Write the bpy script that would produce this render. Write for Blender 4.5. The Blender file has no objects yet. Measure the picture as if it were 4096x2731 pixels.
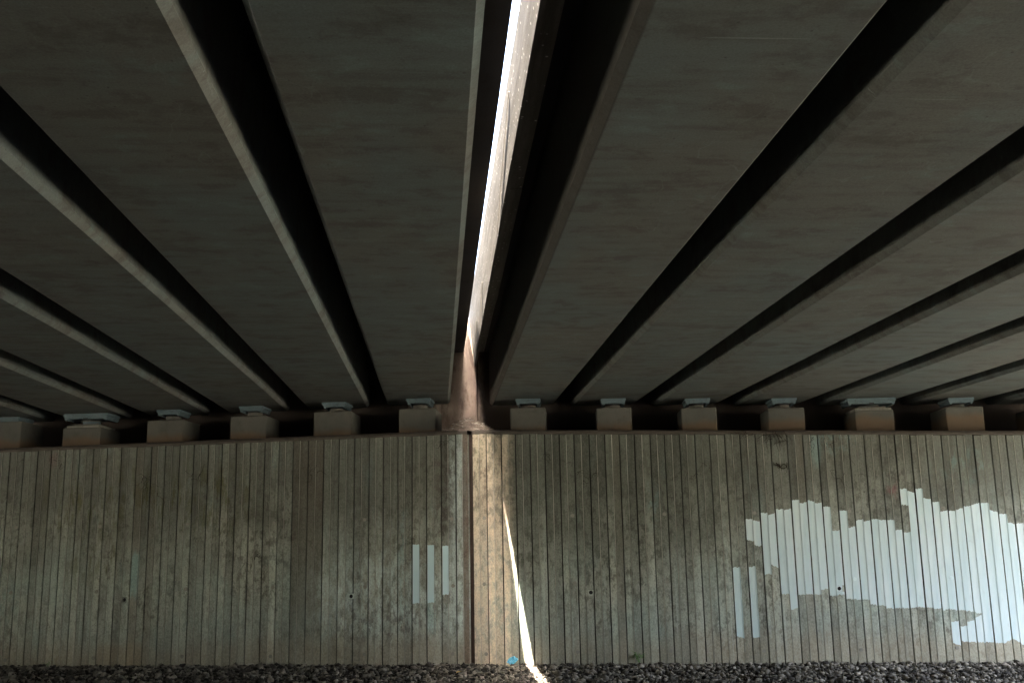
import bpy, math, random
import numpy as np
from mathutils import Vector, Matrix, Euler

random.seed(7)
rng = np.random.default_rng(11)
R = math.radians
scene = bpy.context.scene
col = scene.collection

# ------------------------------------------------------------------ camera
cam_d = bpy.data.cameras.new('camera')
cam = bpy.data.objects.new('camera', cam_d)
col.objects.link(cam)
cam_d.sensor_width = 36.0
cam_d.lens = 36.0 * 4050 / 4096
cam_d.clip_start = 0.05
cam_d.clip_end = 2000
VZ = Vector((-390, 20515, -4050)).normalized()
VY = Vector((-298, -790, -4050)).normalized()
VY = (VY - VZ * VY.dot(VZ)).normalized()
VX = VY.cross(VZ)
cam.matrix_world = Matrix.Translation((0, 0, 1.6)) @ Matrix((VX, VY, VZ)).to_4x4()
scene.camera = cam

# ------------------------------------------------------------------ light
SA, SK = 0.165, 0.50                       # sun: x and y run per metre of fall
to_sun = Vector((-SA, -SK, 1.0)).normalized()
SUN_EL = math.asin(to_sun.z)
SUN_AZ = math.atan2(to_sun.x, to_sun.y)    # clockwise from +Y
world = bpy.data.worlds.new('World')
scene.world = world
world.use_nodes = True
wn = world.node_tree.nodes
wl = world.node_tree.links
bg = wn['Background']
sky = wn.new('ShaderNodeTexSky')
sky.sky_type = 'NISHITA'
sky.sun_disc = False
sky.sun_elevation = SUN_EL
sky.sun_rotation = SUN_AZ % (2 * math.pi)
sky.air_density = 1.0
sky.dust_density = 10.0
wl.new(sky.outputs[0], bg.inputs[0])
bg.inputs[1].default_value = 0.15
sun_d = bpy.data.lights.new('sun', 'SUN')
sun_d.energy = 5.0
sun_d.angle = R(0.5)
sun_d.color = (1.0, 0.86, 0.72)
sun = bpy.data.objects.new('sun', sun_d)
col.objects.link(sun)
sun.location = (-5, -20, 30)
sun.rotation_euler = (-to_sun).to_track_quat('-Z', 'Y').to_euler()
scene.view_settings.view_transform = 'Standard'
scene.view_settings.look = 'None'
scene.view_settings.gamma = 1.0
scene.view_settings.use_curve_mapping = False
scene.view_settings.exposure = 4.65
scene.render.engine = 'CYCLES'
scene.cycles.max_bounces = 12
scene.cycles.diffuse_bounces = 8
scene.cycles.glossy_bounces = 4
scene.cycles.use_denoising = True
scene.cycles.caustics_reflective = True
scene.cycles.sample_clamp_indirect = 0.0

# ------------------------------------------------------------------ node helper
class E:
    """tiny expression builder on shader nodes"""
    def __init__(s, g, sock): s.g, s.s = g, sock
    def _m(s, op, o=None, c=None, clamp=False):
        n = s.g.nodes.new('ShaderNodeMath'); n.operation = op; n.use_clamp = clamp
        for i, v in enumerate((s, o, c)):
            if v is None: continue
            if isinstance(v, E): s.g.links.new(v.s, n.inputs[i])
            else: n.inputs[i].default_value = v
        return E(s.g, n.outputs[0])
    def __add__(s, o): return s._m('ADD', o)
    def __radd__(s, o): return s._m('ADD', o)
    def __sub__(s, o): return s._m('SUBTRACT', o)
    def __rsub__(s, o): return (s._m('MULTIPLY', -1.0))._m('ADD', o)
    def __mul__(s, o): return s._m('MULTIPLY', o)
    def __rmul__(s, o): return s._m('MULTIPLY', o)
    def abs(s): return s._m('ABSOLUTE')
    def clamp(s): return s._m('ADD', 0.0, clamp=True)
    def step(s, a, b):                       # smoothstep a..b (a may exceed b)
        n = s.g.nodes.new('ShaderNodeMapRange'); n.interpolation_type = 'SMOOTHSTEP'
        lo, hi, t0, t1 = (a, b, 0, 1) if a < b else (b, a, 1, 0)
        s.g.links.new(s.s, n.inputs[0])
        for i, v in zip((1, 2, 3, 4), (lo, hi, t0, t1)): n.inputs[i].default_value = v
        return E(s.g, n.outputs[0])

class Mat:
    def __init__(s, name, rough=0.85, spec=0.3):
        s.m = bpy.data.materials.new(name); s.m.use_nodes = True
        s.t = s.m.node_tree; s.nodes = s.t.nodes; s.links = s.t.links
        s.b = s.nodes['Principled BSDF']
        s.b.inputs['Roughness'].default_value = rough
        s.b.inputs['Specular IOR Level'].default_value = spec
        s.nodes_t = s.t
    def pos(s, kind='Object'):
        tc = s.nodes.new('ShaderNodeTexCoord'); s.v = tc.outputs[kind]
        sp = s.nodes.new('ShaderNodeSeparateXYZ'); s.links.new(s.v, sp.inputs[0])
        return [E(s.t, sp.outputs[i]) for i in range(3)]
    def wpos(s):
        gm = s.nodes.new('ShaderNodeNewGeometry'); s.v = gm.outputs['Position']
        sp = s.nodes.new('ShaderNodeSeparateXYZ'); s.links.new(s.v, sp.inputs[0])
        return [E(s.t, sp.outputs[i]) for i in range(3)]
    def rnd(s):
        n = s.nodes.new('ShaderNodeObjectInfo'); return E(s.t, n.outputs['Random'])
    def noise(s, sx, sy=None, sz=None, detail=4, rough=0.55, off=0.0, extra=None, dist=0.0):
        sy = sx if sy is None else sy; sz = sx if sz is None else sz
        mp = s.nodes.new('ShaderNodeMapping'); s.links.new(s.v, mp.inputs[0])
        mp.inputs['Scale'].default_value = (sx, sy, sz)
        mp.inputs['Location'].default_value = (off, off * 1.7, off * 0.6)
        n = s.nodes.new('ShaderNodeTexNoise'); n.inputs['Scale'].default_value = 1.0
        n.inputs['Detail'].default_value = detail; n.inputs['Roughness'].default_value = rough
        n.inputs['Distortion'].default_value = dist
        if extra is not None:
            n.noise_dimensions = '4D'; s.links.new(extra.s, n.inputs['W'])
        s.links.new(mp.outputs[0], n.inputs['Vector'])
        return E(s.t, n.outputs['Fac'])
    def vor(s, sc, off=0.0):
        mp = s.nodes.new('ShaderNodeMapping'); s.links.new(s.v, mp.inputs[0])
        mp.inputs['Scale'].default_value = (sc, sc, sc); mp.inputs['Location'].default_value = (off, off, off)
        n = s.nodes.new('ShaderNodeTexVoronoi'); n.inputs['Scale'].default_value = 1.0
        s.links.new(mp.outputs[0], n.inputs['Vector'])
        return E(s.t, n.outputs['Distance'])
    def col(s, c):
        n = s.nodes.new('ShaderNodeRGB'); n.outputs[0].default_value = (*c, 1); return n.outputs[0]
    def mix(s, f, a, b, mode='MIX'):
        n = s.nodes.new('ShaderNodeMix'); n.data_type = 'RGBA'; n.blend_type = mode
        if isinstance(f, E): s.links.new(f.s, n.inputs[0])
        else: n.inputs[0].default_value = f
        for i, v in ((6, a), (7, b)):
            if isinstance(v, tuple): n.inputs[i].default_value = (*v, 1)
            else: s.links.new(v, n.inputs[i])
        return n.outputs[2]
    def scale(s, c, f):                      # colour * scalar expression
        n = s.nodes.new('ShaderNodeVectorMath'); n.operation = 'SCALE'
        if isinstance(c, tuple): n.inputs[0].default_value = c
        else: s.links.new(c, n.inputs[0])
        s.links.new(f.s, n.inputs['Scale']); return n.outputs[0]
    def out(s, c, h=None, strength=0.4, dist=0.01, rough=None):
        if isinstance(c, tuple): s.b.inputs['Base Color'].default_value = (*c, 1)
        else: s.links.new(c, s.b.inputs['Base Color'])
        if h is not None:
            b = s.nodes.new('ShaderNodeBump'); b.inputs['Strength'].default_value = strength
            b.inputs['Distance'].default_value = dist
            s.links.new(h.s, b.inputs['Height']); s.links.new(b.outputs[0], s.b.inputs['Normal'])
        if rough is not None: s.links.new(rough.s, s.b.inputs['Roughness'])
        return s.m

# ------------------------------------------------------------------ materials
def wall_material(name, painted=False):
    M = Mat(name, rough=0.8, spec=0.25)
    x, y, z = M.pos()
    r = M.rnd()
    warp = M.noise(5, 5, 2.2, 5, 0.65, 3.1) - 0.5
    xs = x + warp * 0.25
    zs = z + (M.noise(7, 7, 3, 5, 0.65, 8.3) - 0.5) * 0.55
    big = M.noise(0.9, 0.9, 0.6, 4, 0.6, 1.0)
    streak = M.noise(9, 9, 0.9, 5, 0.6, 5.0, extra=r * 9.0)
    mott = M.noise(16, 16, 9, 6, 0.68, 2.0)
    fine = M.noise(70, 70, 40, 5, 0.75, 4.0)
    def box(s0, s1, z0, z1, e=0.03, ez=0.15, jag=True):
        X, Z = (x, zs) if jag else (x, z)
        return (X.step(s0 - e, s0 + e) * X.step(s1 + e, s1 - e)) * (Z.step(z0 - ez, z0 + ez) * Z.step(z1 + ez, z1 - ez))
    if painted:
        c = M.mix(streak.step(0.3, 0.75), (0.62, 0.78, 0.79), (0.76, 0.88, 0.88))
        c = M.mix(M.noise(30, 30, 2.5, 4, 0.6, 6.0).step(0.52, 0.75) * 0.35, c, (0.48, 0.60, 0.60))
        c = M.mix(mott.step(0.58, 0.8) * 0.4, c, (0.45, 0.52, 0.52))
        c = M.scale(c, (0.93 + r * 0.12))
        c = M.mix(M.vor(34).step(0.09, 0.03) * fine.step(0.55, 0.7) * 0.8, c, (0.12, 0.12, 0.11))
        c = M.mix((x.step(0, -1.0)), c, M.mix(0.8, c, (0.68, 0.90, 0.94)))
        h = mott * 0.5 + fine * 0.3
        return M.out(c, h, 0.5, 0.004)
    c = M.mix(big.step(0.35, 0.65), (0.285, 0.285, 0.248), (0.235, 0.252, 0.232))
    c = M.mix(streak.step(0.38, 0.72) * 0.75, c, (0.36, 0.355, 0.31))
    c = M.mix(streak.step(0.5, 0.28) * 0.6, c, (0.145, 0.133, 0.112))
    # cloudy dark grime and pale lime bloom
    c = M.mix(mott.step(0.48, 0.62) * (big.step(0.58, 0.38) * 0.45 + 0.34), c, (0.085, 0.078, 0.064))
    c = M.mix(M.noise(34, 34, 20, 5, 0.7, 99.0).step(0.54, 0.62) * 0.35, c, (0.07, 0.064, 0.054))
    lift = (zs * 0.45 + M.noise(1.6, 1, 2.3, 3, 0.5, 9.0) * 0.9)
    c = M.mix(lift.step(0.95, 1.6) * 0.72, c, (0.095, 0.092, 0.078))        # darker towards the top of the lift
    c = M.mix(M.noise(3.5, 3.5, 1.3, 5, 0.6, 20.0).step(0.56, 0.72) * 0.45, c, (0.20, 0.25, 0.235))
    drip = M.noise(17, 17, 0.35, 4, 0.6, 77.0).step(0.50, 0.64) * (z + (M.noise(30, 30, 0.2, 2, 0.5, 81.0) - 0.5) * 3.0).step(1.3, 2.9)
    c = M.mix(drip * 0.6, c, (0.075, 0.07, 0.058))
    run = M.noise(22, 22, 0.5, 4, 0.6, 91.0).step(0.56, 0.68) * (z + (M.noise(30, 30, 0.2, 2, 0.5, 85.0) - 0.5) * 2.0).step(2.2, 0.9)
    c = M.mix(run * 0.45, c, (0.40, 0.43, 0.40))
    teal0 = M.noise(1.6, 1.6, 1.0, 4, 0.6, 95.0).step(0.42, 0.62) * zs.step(1.9, 1.0)
    c = M.mix(teal0 * 0.40, c, (0.26, 0.32, 0.30))
    # moss on the upper left
    ms = M.noise(10, 10, 2.2, 5, 0.7, 14.0)
    moss = box(-7.0, -4.2, 1.85, 2.55, 0.35, 0.3) * ms.step(0.47, 0.62)
    moss = moss + box(-6.6, -5.9, 1.2, 1.7, 0.2, 0.2) * ms.step(0.5, 0.62) * 0.7
    c = M.mix(moss.clamp() * 0.8, c, (0.085, 0.082, 0.035))
    c = M.mix(box(-1.05, -0.80, 2.45, 2.95, 0.08, 0.12) * 0.0 + box(-1.32, -1.16, 2.55, 2.9, 0.04, 0.1) * 0.55, c, (0.12, 0.15, 0.06))
    # darker brown boards of the formwork panels' edges
    dk = box(-3.686, -3.288, 0.5, 3.2, 0.006, 0.5, False) + box(-5.768, -5.66, 0.2, 3.2, 0.006, 0.3, False) * 0.7 \
        + box(0.43, 0.523, 0.1, 3.2, 0.005, 0.1, False) + box(-5.567, -5.477, 0.0, 3.2, 0.006, 0.1, False) * 0.5 \
        + box(2.72, 2.811, -0.2, 3.2, 0.006, 0.3, False) * 0.75 + box(-7.1, -6.93, 1.4, 3.2, 0.01, 0.4) * 0.4
    c = M.mix(dk.clamp() * 0.62, c, (0.10, 0.083, 0.066))
    # lime bloom, plus pale cyan skylight painted in left of the joint
    pb = M.noise(14, 14, 6, 6, 0.72, 31.0)
    bloom_sky = box(-3.35, -1.42, 0.55, 1.35, 0.3, 0.35) * pb.step(0.40, 0.60) + box(-1.66, -1.42, 0.5, 2.9, 0.05, 0.3) * pb.step(0.3, 0.6) * 0.9
    bloom_sky = bloom_sky + box(-3.0, -2.0, 1.2, 2.0, 0.4, 0.5) * pb.step(0.5, 0.65) * 0.4
    c = M.mix(bloom_sky.clamp() * 0.8, c, (0.42, 0.47, 0.46))
    drk = box(-3.1, -1.5, 0.35, 0.95, 0.3, 0.2) * M.noise(18, 18, 9, 5, 0.7, 44.0).step(0.5, 0.6)
    c = M.mix(drk * 0.7, c, (0.11, 0.10, 0.095))
    dr2 = box(-1.85, -1.60, 1.75, 2.75, 0.06, 0.2) * mott.step(0.44, 0.54)
    c = M.mix(dr2 * 0.7, c, (0.10, 0.085, 0.075))
    dr3 = box(-1.30, -1.12, 1.9, 2.6, 0.05, 0.15) * mott.step(0.42, 0.55)
    c = M.mix(dr3 * 0.6, c, (0.13, 0.10, 0.08))
    mid = box(-0.75, 1.9, 1.3, 3.2, 0.3, 0.5) * (mott * 0.5 + 0.2)
    c = M.mix(mid, c, (0.085, 0.088, 0.072))
    # worn teal paint streaks
    teal = box(-5.768, -5.66, 1.02, 1.55, 0.008, 0.08) + box(-2.316, -2.22, 0.6, 1.9, 0.03, 0.4) * pb.step(0.4, 0.6) * 0.6 \
        + box(-1.94, -1.84, 0.5, 0.86, 0.008, 0.08) * 0.7 + box(2.9, 3.02, 2.5, 2.88, 0.02, 0.1) * 0.6 + box(3.0, 3.5, 2.65, 2.9, 0.1, 0.1) * pb.step(0.5, 0.6) * 0.6 \
        + box(-7.7, -7.2, 0.7, 1.2, 0.05, 0.2) * pb.step(0.4, 0.6) * 0.5 + box(4.5, 5.0, 2.3, 2.6, 0.1, 0.15) * pb.step(0.48, 0.6) * 0.6 \
        + box(0.85, 1.0, 1.8, 2.3, 0.04, 0.2) * pb.step(0.45, 0.6) * 0.5
    c = M.mix(teal.clamp() * 0.6, c, (0.22, 0.33, 0.33))
    red = box(3.80, 3.92, 2.08, 2.2, 0.03, 0.04) + box(-6.95, -6.84, 2.68, 2.88, 0.02, 0.05) * 0.4
    c = M.mix(red.clamp() * 0.35, c, (0.26, 0.05, 0.07))
    # brown dust along the foot
    ft = (z + (M.noise(4, 4, 2, 5, 0.6, 51.0) - 0.5) * 0.35).step(0.62, 0.22)
    c = M.mix(ft * 0.6, c, (0.27, 0.22, 0.165))
    rust = box(-6.15, -5.57, 0.1, 0.42, 0.02, 0.06, False)
    c = M.mix(rust * 0.3, c, (0.26, 0.18, 0.11))
    jn = box(-1.485, -1.415, 0.0, 3.2, 0.012, 0.1) + box(-1.36, -1.335, 0.3, 3.2, 0.02, 0.1) * 0.6
    c = M.mix(jn.clamp() * (mott * 0.5 + 0.5).clamp(), c, (0.11, 0.068, 0.048))
    wash_glow = x.step(-1.40, -1.34) * x.step(-0.77, -0.95) * (mott.step(0.62, 0.42) * 0.55 + 0.25)  # washed pale strip with the slit's warm glow painted in
    c = M.mix(wash_glow, c, (0.53, 0.425, 0.33))
    # pits and scuffs
    pit = M.vor(30, 3.0).step(0.13, 0.05) * fine.step(0.52, 0.64)
    c = M.mix(pit * 0.75, c, (0.05, 0.045, 0.04))
    sc = M.noise(2.2, 2.2, 26, 3, 0.5, 60.0).step(0.70, 0.74) * big.step(0.5, 0.6)
    c = M.mix(sc * 0.5, c, (0.10, 0.09, 0.08))
    edge = (fine.step(0.3, 0.75) * 0.5 + 0.72) + (r - 0.5) * 0.20
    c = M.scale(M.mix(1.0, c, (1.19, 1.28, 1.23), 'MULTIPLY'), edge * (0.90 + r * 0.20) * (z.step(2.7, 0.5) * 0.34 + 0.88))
    h = mott * 0.45 + fine * 0.35 + M.noise(26, 26, 1.2, 3, 0.5, 70.0) * 0.35
    return M.out(c, h, 0.6, 0.008)

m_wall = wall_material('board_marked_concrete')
m_paint = wall_material('white_masonry_paint', True)

def concrete(name, a, b, dark, sx=6, sy=6, sz=6, fs=60, rough=0.85, spec=0.25, bump=0.4, brown=None, w=True, contrast=1.0):
    M = Mat(name, rough, spec)
    (M.wpos() if w else M.pos())
    r = M.rnd()
    big = M.noise(sx * 0.3, sy * 0.3, sz * 0.3, 5, 0.6, 2.0, extra=r * 5.0)
    md = M.noise(sx, sy, sz, 6, 0.65, 7.0)
    fn = M.noise(fs, fs, fs, 4, 0.7, 1.0)
    c = M.mix(big.step(0.35, 0.65), a, b)
    c = M.mix(md.step(0.48, 0.72) * 0.6 * contrast, c, dark)
    if brown: c = M.mix(M.noise(sx * 0.6, sy * 0.6, sz * 0.6, 5, 0.65, 17.0).step(0.5, 0.68) * 0.5 * contrast, c, brown)
    c = M.scale(c, fn * 0.5 + 0.75)
    return M, c, md, fn

def soffit_material():
    M = Mat('girder_concrete', 0.8, 0.25)
    x, y, z = M.wpos(); r = M.rnd()
    st = M.noise(1.6, 11, 8, 6, 0.62, 4.0, extra=r * 7.0, dist=0.3)
    st2 = M.noise(3.0, 55, 20, 4, 0.6, 9.0, extra=r * 3.0)
    big = M.noise(0.8, 0.55, 0.8, 4, 0.6, 1.0, extra=r * 4.0)
    bl = M.noise(3.2, 4.2, 3, 6, 0.68, 12.0)
    fn = M.noise(90, 90, 90, 3, 0.7, 2.0)
    c = M.mix(big.step(0.38, 0.62), (0.24, 0.265, 0.252), (0.262, 0.25, 0.222))
    c = M.mix(st.step(0.47, 0.70) * 0.42, c, (0.135, 0.115, 0.092))
    c = M.mix(st.step(0.46, 0.26) * 0.3, c, (0.335, 0.35, 0.325))
    c = M.mix(bl.step(0.50, 0.64) * 0.5, c, (0.135, 0.11, 0.09))
    c = M.mix(bl.step(0.45, 0.30) * 0.55, c, (0.30, 0.36, 0.34))
    c = M.mix(st2.step(0.62, 0.76) * 0.22, c, (0.13, 0.115, 0.10))
    c = M.mix(M.noise(0.7, 24, 8, 2, 0.5, 33.0, extra=r * 2.0).step(0.745, 0.77) * 0.6, c, (0.44, 0.46, 0.43))
    c = M.mix(M.vor(9, 2.0).step(0.07, 0.03) * 0.6, c, (0.08, 0.07, 0.06))
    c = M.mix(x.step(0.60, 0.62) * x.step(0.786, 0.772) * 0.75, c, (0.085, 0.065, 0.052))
    c = M.mix(M.vor(24, 5.0).step(0.12, 0.05) * fn.step(0.45, 0.6) * 0.6, c, (0.07, 0.065, 0.06))
    sc1 = (M.noise(2.2, 1.4, 2, 3, 0.5, 55.0, extra=r * 9.0) - 0.5).abs().step(0.006, 0.0) * big.step(0.5, 0.62)
    c = M.mix(sc1 * 0.3, c, (0.42, 0.45, 0.42))
    c = M.scale(M.mix(1.0, c, (0.44, 0.475, 0.48), 'MULTIPLY'), fn * 0.9 + 0.55 + (r - 0.5) * 0.12)
    return M.out(c, st2 * 0.4 + fn * 0.3 + bl * 0.3, 0.35, 0.006)
m_girder = soffit_material()

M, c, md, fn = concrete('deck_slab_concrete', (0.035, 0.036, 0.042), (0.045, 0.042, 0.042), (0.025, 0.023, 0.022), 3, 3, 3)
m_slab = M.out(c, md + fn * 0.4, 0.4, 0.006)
M, c, md, fn = concrete('backwall_concrete', (0.21, 0.165, 0.135), (0.31, 0.26, 0.215), (0.085, 0.058, 0.046), 9, 9, 3, 80, brown=(0.10, 0.06, 0.045), contrast=1.3)
pz = M.vor(22, 1.0).step(0.2, 0.06) * md.step(0.45, 0.6)
c = M.mix(pz * 0.8, c, (0.07, 0.055, 0.05))
bx_ = [E(M.t, o) for o in M.nodes.new('ShaderNodeSeparateXYZ').outputs]; M.links.new(M.v, bx_[0].s.node.inputs[0])
back_shade = (bx_[0] + (md - 0.5) * 0.25 - 0.29).abs().step(0.26, 0.40)  # shade either side of the slit-lit strip, painted into the colour
c = M.mix(back_shade, c, (0.06, 0.048, 0.04))
m_back = M.out(c, md + fn * 0.4, 0.5, 0.008)
M, c, md, fn = concrete('pedestal_concrete', (0.078, 0.08, 0.07), (0.098, 0.096, 0.082), (0.042, 0.038, 0.03), 7, 7, 7, 90, contrast=0.6)
x_, y_, z_ = [E(M.t, o) for o in M.nodes.new('ShaderNodeSeparateXYZ').outputs]
M.links.new(M.v, x_.s.node.inputs[0])
stn = (z_ + (M.noise(3, 3, 2, 4, 0.6, 41.0) - 0.5) * 0.2).step(3.14, 3.02)
c = M.mix(stn * 0.55, c, (0.13, 0.075, 0.035))
m_ped = M.out(c, md * 0.5 + fn * 0.5, 0.35, 0.004)
M, c, md, fn = concrete('shelf_concrete', (0.07, 0.06, 0.05), (0.085, 0.072, 0.06), (0.04, 0.033, 0.028), 8, 8, 8)
m_shelf = M.out(c, md + fn * 0.4, 0.6, 0.012)
# fascia of the right hand deck edge: streaked, weathered and flecked with wet drips
M = Mat('weathered_fascia_concrete', 0.62, 0.4)
M.wpos()
sl = M.noise(14, 1.1, 14, 5, 0.65, 3.0); md = M.noise(11, 4, 11, 6, 0.7, 5.0); fn = M.noise(70, 70, 70, 4, 0.7, 9.0)
c = M.mix(sl.step(0.35, 0.65), (0.12, 0.117, 0.105), (0.20, 0.195, 0.178))
c = M.mix(md.step(0.58, 0.75) * 0.4, c, (0.11, 0.095, 0.078))
c = M.mix(M.vor(17, 1.0).step(0.17, 0.09) * 0.9, c, (0.85, 0.84, 0.80))
c = M.scale(c, fn * 0.5 + 0.75)
m_fascia = M.out(c, sl * 0.6 + fn * 0.4, 0.5, 0.008)
M, c, md, fn = concrete('joint_filler', (0.06, 0.042, 0.034), (0.09, 0.062, 0.048), (0.03, 0.022, 0.018), 25, 25, 5)
m_joint = M.out(c, md, 0.6, 0.01)
M, c, md, fn = concrete('groove_shadow_dirt', (0.02, 0.017, 0.015), (0.025, 0.02, 0.017), (0.012, 0.01, 0.009), 25, 25, 5)
m_groove = M.out(c, md, 0.6, 0.01)
M, c, md, fn = concrete('pale_mortar_fin', (0.38, 0.38, 0.33), (0.52, 0.51, 0.44), (0.16, 0.15, 0.125), 18, 18, 4)
m_fin = M.out(c)
M, c, md, fn = concrete('pale_mortar_plug', (0.25, 0.25, 0.215), (0.30, 0.295, 0.255), (0.16, 0.15, 0.125), 30, 30, 30)
m_plug = M.out(c, fn, 0.4, 0.003)
M, c, md, fn = concrete('grey_blue_bearing_paint', (0.08, 0.115, 0.128), (0.10, 0.138, 0.15), (0.045, 0.05, 0.05), 20, 20, 20, contrast=0.8)
m_bpaint = M.out(c, fn, 0.3, 0.003)
M, c, md, fn = concrete('worn_bearing_steel', (0.09, 0.095, 0.082), (0.11, 0.10, 0.085), (0.05, 0.036, 0.026), 20, 20, 20)
m_bsteel = M.out(c, fn, 0.3, 0.003)
M, c, md, fn = concrete('black_rubber', (0.02, 0.02, 0.02), (0.03, 0.03, 0.03), (0.015, 0.015, 0.015), 20, 20, 20)
m_rubber = M.out(c)
M, c, md, fn = concrete('mortar_bed', (0.17, 0.17, 0.145), (0.2, 0.195, 0.17), (0.09, 0.078, 0.06), 22, 22, 22)
m_bed = M.out(c, md, 0.5, 0.006)

# gravel
M = Mat('crushed_stone', 0.75, 0.3)
M.wpos()
at = M.nodes.new('ShaderNodeAttribute'); at.attribute_name = 'tone'
tone = E(M.t, at.outputs['Fac'])
fn = M.noise(60, 60, 60, 4, 0.7, 1.0); bgn = M.noise(1.4, 1.4, 1.4, 4, 0.6, 3.0)
c = M.mix(tone.step(0.1, 0.95), (0.03, 0.026, 0.021), (0.34, 0.31, 0.255))
c = M.mix(tone.step(0.965, 0.985), c, (0.36, 0.34, 0.29))
c = M.mix(bgn.step(0.5, 0.7) * 0.4, c, (0.085, 0.065, 0.05))
c = M.scale(c, fn * 0.8 + 0.6)
m_stone = M.out(c, fn, 0.6, 0.01)
M, c, md, fn = concrete('dark_grit', (0.035, 0.032, 0.028), (0.05, 0.044, 0.038), (0.02, 0.018, 0.016), 12, 12, 12, 40)
m_ground = M.out(c, fn + md, 0.8, 0.02)
M, c, md, fn = concrete('dry_soil_and_grass', (0.15, 0.155, 0.13), (0.19, 0.19, 0.17), (0.10, 0.11, 0.08), 0.8, 0.8, 0.8, 6)
m_land = M.out(c, md, 0.5, 0.05)
M, c, md, fn = concrete('road_asphalt', (0.05, 0.05, 0.052), (0.06, 0.06, 0.06), (0.04, 0.04, 0.04), 3, 3, 3, 60)
m_road = M.out(c, fn, 0.4, 0.01)
M, c, md, fn = concrete('twig_bark', (0.13, 0.105, 0.088), (0.24, 0.20, 0.165), (0.06, 0.045, 0.038), 40, 40, 40)
m_twig = M.out(c)
m_creep = Mat('dry_creeper', 0.9, 0.1).out((0.035, 0.028, 0.02))
M = Mat('pale_litter', 0.7, 0.2); M.wpos(); m_pale = M.out(M.mix(M.noise(60).step(0.4, 0.6), (0.55, 0.52, 0.44), (0.68, 0.65, 0.58)))
M = Mat('blue_plastic', 0.5, 0.4); M.wpos(); m_blue = M.out(M.mix(M.noise(30).step(0.4, 0.6), (0.12, 0.52, 0.72), (0.22, 0.66, 0.82)))
M = Mat('green_leaf', 0.6, 0.3); M.wpos(); m_leaf = M.out(M.mix(M.noise(50).step(0.4, 0.6), (0.09, 0.20, 0.05), (0.15, 0.30, 0.07)))
m_leaf.node_tree.nodes['Principled BSDF'].inputs['Roughness'].default_value = 0.6
M = Mat('yellow_leaf', 0.6, 0.3); M.wpos(); m_yel = M.out(M.mix(M.noise(80).step(0.4, 0.6), (0.50, 0.30, 0.06), (0.62, 0.42, 0.10)))

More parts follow.
